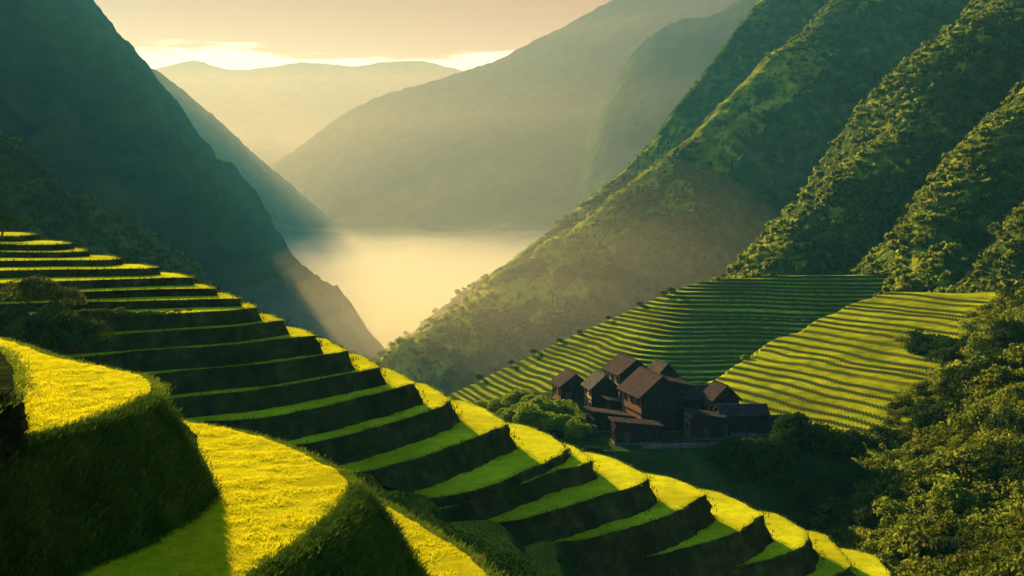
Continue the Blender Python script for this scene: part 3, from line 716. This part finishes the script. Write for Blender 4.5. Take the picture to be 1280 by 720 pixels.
house('timber_shed', 'tiny hut with a patched roof wedged beside the long flat shed', 902, 545, 2.6, 2.4, 2.3, .8, 14, roof='roof_brown', wins=1)
def fence(label, a, b, n):
    x0, y0, _ = PZ(*a, -35.6); x1, y1, _ = PZ(*b, -35.6)
    root = bpy.data.objects.new('wooden_fence', None); COL.objects.link(root); root.location = (x0, y0, -35.6); tag(root, label, 'fence')
    L_ = math.hypot(x1-x0, y1-y0); root.rotation_euler.z = math.atan2(y1-y0, x1-x0)
    for i in range(n):
        bm = bmesh.new(); bm_box(bm, (L_*i/(n-1), random.uniform(-.04, .04), .45), (.11, .11, 1.15+random.uniform(-.12, .12))); bm_obj('post', bm, M['frame'], root)
    for h_ in (.4, .8):
        bm = bmesh.new(); bm_box(bm, (L_/2, -.09, h_), (L_+.2, .05, .08)); bm_obj('rail', bm, M['frame'], root)
fence('rough wooden fence along the shaded green below the square shed', (830, 556), (886, 553), 9)
def woodpile(label, px, by, w, h):
    x, y, _ = PZ(px, by, -35.6); bm = bmesh.new(); r = .11
    for k in range(int(h/(2*r*.88))):
        for i in range(int(w/(2*r))):
            m_ = bmesh.ops.create_cone(bm, cap_ends=True, segments=8, radius1=r*.97, radius2=r*.9, depth=1.0+random.uniform(-.1, .1))
            for v in m_['verts']:
                c = v.co.copy(); v.co = Vector((x-w/2+(i+.5*(k % 2))*2*r+c.x, y+c.z, -35.55+r+k*2*r*.88+c.y))
    o = bm_obj('woodpile', bm, M['bark'], None); tag(o, label, 'woodpile')
woodpile('stacked firewood beside the broad dark outhouse', 831, 549, 2.4, 1.1)
# dry stone wall at the right
def stone_wall(label, a, b, h):
    x0, y0, _ = PZ(*a, -35.6); x1, y1, _ = PZ(*b, -35.6); bm = bmesh.new(); n = 16
    for i in range(n):
        for k in range(3):
            t = (i+.5*(k % 2)+.5)/n; s_ = 1/n*math.hypot(x1-x0, y1-y0)
            vs = bm_box(bm, (0, 0, 0), (s_*.96, .42, h/3*.95))
            an = math.atan2(y1-y0, x1-x0); c, s2 = math.cos(an), math.sin(an)
            for v in vs:
                j = Vector((random.uniform(-.04, .04), random.uniform(-.05, .05), random.uniform(-.03, .03)))
                q = v.co+j; v.co = Vector((x0+(x1-x0)*t+q.x*c-q.y*s2, y0+(y1-y0)*t+q.x*s2+q.y*c, -35.7+h/3*(k+.5)+q.z))
    o = bm_obj('stone_wall', bm, M['stone'], None); tag(o, label, 'wall')
stone_wall('low curved stone wall in front of the long flat shed', (905,546), (948,548), .8)
stone_wall('low stone retaining wall along the edge of the village green', (800,562), (900,560), .9)
stone_wall('short stone wall below the small gabled house at the left end', (722,536), (745,545), 1.6)

# ------------------------------------------------------------------ air
def vol_box(name, V, Fc, dens, color, g, label):
    me = bpy.data.meshes.new(name); me.from_pydata([tuple(v) for v in V], [], [tuple(int(i) for i in f) for f in Fc]); me.update()
    bm = bmesh.new(); bm.from_mesh(me); bmesh.ops.recalc_face_normals(bm, faces=bm.faces); bm.to_mesh(me); bm.free()
    m = bpy.data.materials.new(name+'_air'); m.use_nodes = True; nt = m.node_tree; nt.nodes.clear()
    o_ = nt.nodes.new('ShaderNodeOutputMaterial'); v = nt.nodes.new('ShaderNodeVolumePrincipled')
    v.inputs['Density'].default_value = dens; v.inputs['Color'].default_value = (*color, 1); v.inputs['Anisotropy'].default_value = g
    nt.links.new(v.outputs[0], o_.inputs['Volume']); m.cycles.homogeneous_volume = True
    o = link(name, me, m); tag(o, label, 'haze', kind='stuff'); return o
BX = [(-4200, -900, -170), (4200, -900, -170), (4200, 7600, -170), (-4200, 7600, -170)]
V = BX + [(x, y, 660) for x, y, _ in BX]
vol_box('haze', V, [(0,1,2,3),(4,5,6,7),(0,1,5,4),(1,2,6,5),(2,3,7,6),(3,0,4,7)], 5.4e-5, (.13,.62,1.0), .4, 'bluish haze filling the valley air')
def box_vf(x0, x1, y0, y1, z0, z1):
    b = [(x0,y0,z0),(x1,y0,z0),(x1,y1,z0),(x0,y1,z0)]; return b+[(x,y,z1) for x,y,_ in b], [(0,1,2,3),(4,5,6,7),(0,1,5,4),(1,2,6,5),(2,3,7,6),(3,0,4,7)]
vol_box('low_haze', *box_vf(-3900, 3900, 1500, 6900, -166, 190), 6e-5, (1.0,.84,.55), .45, 'golden haze low between the far mountains')
vol_box('far_haze', *box_vf(-4000, 4000, 1900, 7000, -165, 440), 1.15e-4, (1.0,.80,.58), .35, 'warm golden haze over the far end of the valley')
def mist(name, x0, x1, y0, y1, ztop, zbot, dens, nx, ny, amp, label, colr=(1.0,.93,.68), g=.08):
    gx, gy = np.meshgrid(np.linspace(x0, x1, nx), np.linspace(y0, y1, ny), indexing='ij')
    ed = np.minimum(np.minimum(gx-x0, x1-gx), np.minimum(gy-y0, y1-gy))
    top = ztop + amp*fbm(gx/110, gy/160, 3, 51)*2 - (45 if ztop > -75 else 16)*(1-smooth(0, 240 if ztop > -75 else 120, ed))
    Vt = np.stack([gx, gy, top], -1).reshape(-1, 3); Vb = np.stack([gx, gy, np.full_like(gx, zbot)], -1).reshape(-1, 3)
    f = grid_faces(nx, ny); n = nx*ny; Fc = [tuple(q) for q in f] + [tuple(q[::-1]+n) for q in f]
    def I(i, j): return i*ny+j
    for i in range(nx-1):
        Fc += [(I(i,0), I(i+1,0), I(i+1,0)+n, I(i,0)+n), (I(i,ny-1), I(i+1,ny-1), I(i+1,ny-1)+n, I(i,ny-1)+n)]
    for j in range(ny-1):
        Fc += [(I(0,j), I(0,j+1), I(0,j+1)+n, I(0,j)+n), (I(nx-1,j), I(nx-1,j+1), I(nx-1,j+1)+n, I(nx-1,j)+n)]
    vol_box(name, np.vstack([Vt, Vb]), Fc, dens, colr, g, label)
for k, (ztop, dens, amp, x0, x1, y0, lab) in enumerate(((-60, .00042, 13, -1000, 700, 440, 'thinnest upper veil of mist fading up the valley sides'),
        (-72, .00065, 8, -960, 690, 455, 'thin drifting mist round the feet of the spurs'), (-80, .00048, 4.5, -980, 680, 720, 'bright golden flat-topped mist lying in the valley'),
        (-104, .0004, 9, -940, 670, 640, 'thickest mist low in the valley bottom'))):
    mist('valley_mist', x0, x1, y0, 2450+10*k, ztop, -160-.4*k, dens, 60, 70, amp, lab, *(((.96,.95,.72), .1) if k < 2 else ((1.0,.93,.68), .08)))

def dome(name, cx, cy, rx, ry, h, z0, dens, colr, g, label, n=44):
    V = []; Fc = []
    for k in range(n):
        for j in range(n): 
            u, v = -1+2*k/(n-1), -1+2*j/(n-1); rr_ = math.hypot(u, v)*1.02; t_ = max(0, 1-rr_*rr_)**2.6
            V.append((cx+u*rx, cy+v*ry, z0 + .5 + h*t_*(1+.25*float(fbm(u*2.2, v*2.2, 3, 71)))))
    f = grid_faces(n, n); N_ = n*n; V += [(x, y, z0) for x, y, z in V]
    Fc = [tuple(q) for q in f] + [tuple(q[::-1]+N_) for q in f]
    for i in range(n-1):
        for a, b in (((i)*n, (i+1)*n), (i*n+n-1, (i+1)*n+n-1), (i, i+1), ((n-1)*n+i, (n-1)*n+i+1)): Fc.append((a, b, b+N_, a+N_))
    vol_box(name, V, Fc, dens, colr, g, label)
for k, (cx, rx, ry, h, dn) in enumerate(((10, 420, 216, 185, .00028), (0, 400, 212, 150, .00032), (-10, 380, 208, 112, .0004), (-20, 360, 204, 76, .0004))):
    dome('drifting_haze', cx, 645, rx, ry, h, -158-.3*k, dn, (1.0,.95,.70), .4, 'sunlit golden haze over the foot of the right hand spurs')

# ------------------------------------------------------------------ light
SUN_AZ, SUN_EL = -24.0, 16.0     # degrees left of the view, above the horizon
az, el = R(SUN_AZ), R(SUN_EL)
sd = Vector((math.sin(az)*math.cos(el), math.cos(az)*math.cos(el), math.sin(el)))
sl = bpy.data.lights.new('sun', 'SUN'); sl.energy = 5.0; sl.angle = R(.53); sl.color = (1, .67, .28)
so = bpy.data.objects.new('sun', sl); COL.objects.link(so); so.rotation_euler = sd.to_track_quat('Z', 'Y').to_euler()
w = bpy.data.worlds.new('World'); bpy.context.scene.world = w; w.use_nodes = True
nt = w.node_tree; N = nt.nodes; L = nt.links; N.clear()
sky = N.new('ShaderNodeTexSky'); sky.sky_type = 'NISHITA'; sky.sun_disc = False; sky.sun_elevation = el; sky.sun_rotation = az
sky.air_density = 1.0; sky.dust_density = .4; sky.ozone_density = 1.0
bg = N.new('ShaderNodeBackground'); bg.inputs['Strength'].default_value = .05
tc = N.new('ShaderNodeTexCoord'); sp = N.new('ShaderNodeSeparateXYZ'); L.new(tc.outputs['Generated'], sp.inputs[0])
mp = N.new('ShaderNodeMapping'); mp.inputs['Scale'].default_value = (9, 9, 70); L.new(tc.outputs['Generated'], mp.inputs['Vector'])
nz = N.new('ShaderNodeTexNoise'); nz.inputs['Scale'].default_value = 1.3; nz.inputs['Detail'].default_value = 7; L.new(mp.outputs[0], nz.inputs['Vector'])
# cloud bank: a thin layer low over the horizon
ad = N.new('ShaderNodeMath'); ad.operation = 'MULTIPLY_ADD'; L.new(nz.outputs['Fac'], ad.inputs[0]); ad.inputs[1].default_value = .045; L.new(sp.outputs['Z'], ad.inputs[2])
mr = N.new('ShaderNodeMapRange'); mr.interpolation_type = 'SMOOTHSTEP'; L.new(ad.outputs[0], mr.inputs[0]); mr.inputs[1].default_value = .150; mr.inputs[2].default_value = .141; mr.inputs[3].default_value = 0; mr.inputs[4].default_value = 1
mc = N.new('ShaderNodeMixRGB'); mc.inputs[2].default_value = (10, 7.4, 4.9, 1); L.new(mr.outputs[0], mc.inputs[0])
# thin warm veil of high cloud over the lower sky
vl = N.new('ShaderNodeMapRange'); vl.interpolation_type = 'SMOOTHSTEP'; L.new(sp.outputs['Z'], vl.inputs[0]); vl.inputs[1].default_value = .5; vl.inputs[2].default_value = .27; vl.inputs[3].default_value = 0; vl.inputs[4].default_value = .96
dt = N.new('ShaderNodeVectorMath'); dt.operation = 'DOT_PRODUCT'; L.new(tc.outputs['Generated'], dt.inputs[0]); dt.inputs[1].default_value = (math.sin(az), math.cos(az), 0)
va = N.new('ShaderNodeMapRange'); va.interpolation_type = 'SMOOTHSTEP'; L.new(dt.outputs['Value'], va.inputs[0]); va.inputs[1].default_value = .1; va.inputs[2].default_value = .7
vm = N.new('ShaderNodeMath'); vm.operation = 'MULTIPLY'; L.new(vl.outputs[0], vm.inputs[0]); L.new(va.outputs[0], vm.inputs[1])
mv = N.new('ShaderNodeMixRGB'); mv.inputs[2].default_value = (3.9, 1.3, .3, 1); L.new(vm.outputs[0], mv.inputs[0]); tn = N.new('ShaderNodeVectorMath'); tn.operation = 'MULTIPLY'; L.new(sky.outputs[0], tn.inputs[0]); tn.inputs[1].default_value = (.60, .90, 1.25)   # sky light tinted cool, added to turn the shade teal
L.new(tn.outputs[0], mv.inputs[1]); L.new(mv.outputs[0], mc.inputs[1])
L.new(mc.outputs[0], bg.inputs['Color'])
out = N.new('ShaderNodeOutputWorld'); L.new(bg.outputs[0], out.inputs['Surface'])

# ------------------------------------------------------------------ camera and render
cam = bpy.data.cameras.new('camera'); cam.lens = 40; cam.sensor_width = 36; cam.shift_y = -(360-YH)/1280; cam.clip_end = 30000; cam.clip_start = .1
co = bpy.data.objects.new('camera', cam); COL.objects.link(co); co.rotation_euler = (R(90), 0, 0)
sc = bpy.context.scene; sc.camera = co
sc.view_settings.view_transform = 'Standard'; sc.view_settings.look = 'None'; sc.view_settings.gamma = 1; sc.view_settings.exposure = 1.6
sc.render.engine = 'CYCLES'; cy = sc.cycles
cy.max_bounces = 5; cy.diffuse_bounces = 2; cy.glossy_bounces = 1; cy.transmission_bounces = 2; cy.volume_bounces = 1; cy.transparent_max_bounces = 32
cy.use_denoising = True; cy.use_fast_gi = False; cy.sample_clamp_indirect = 3
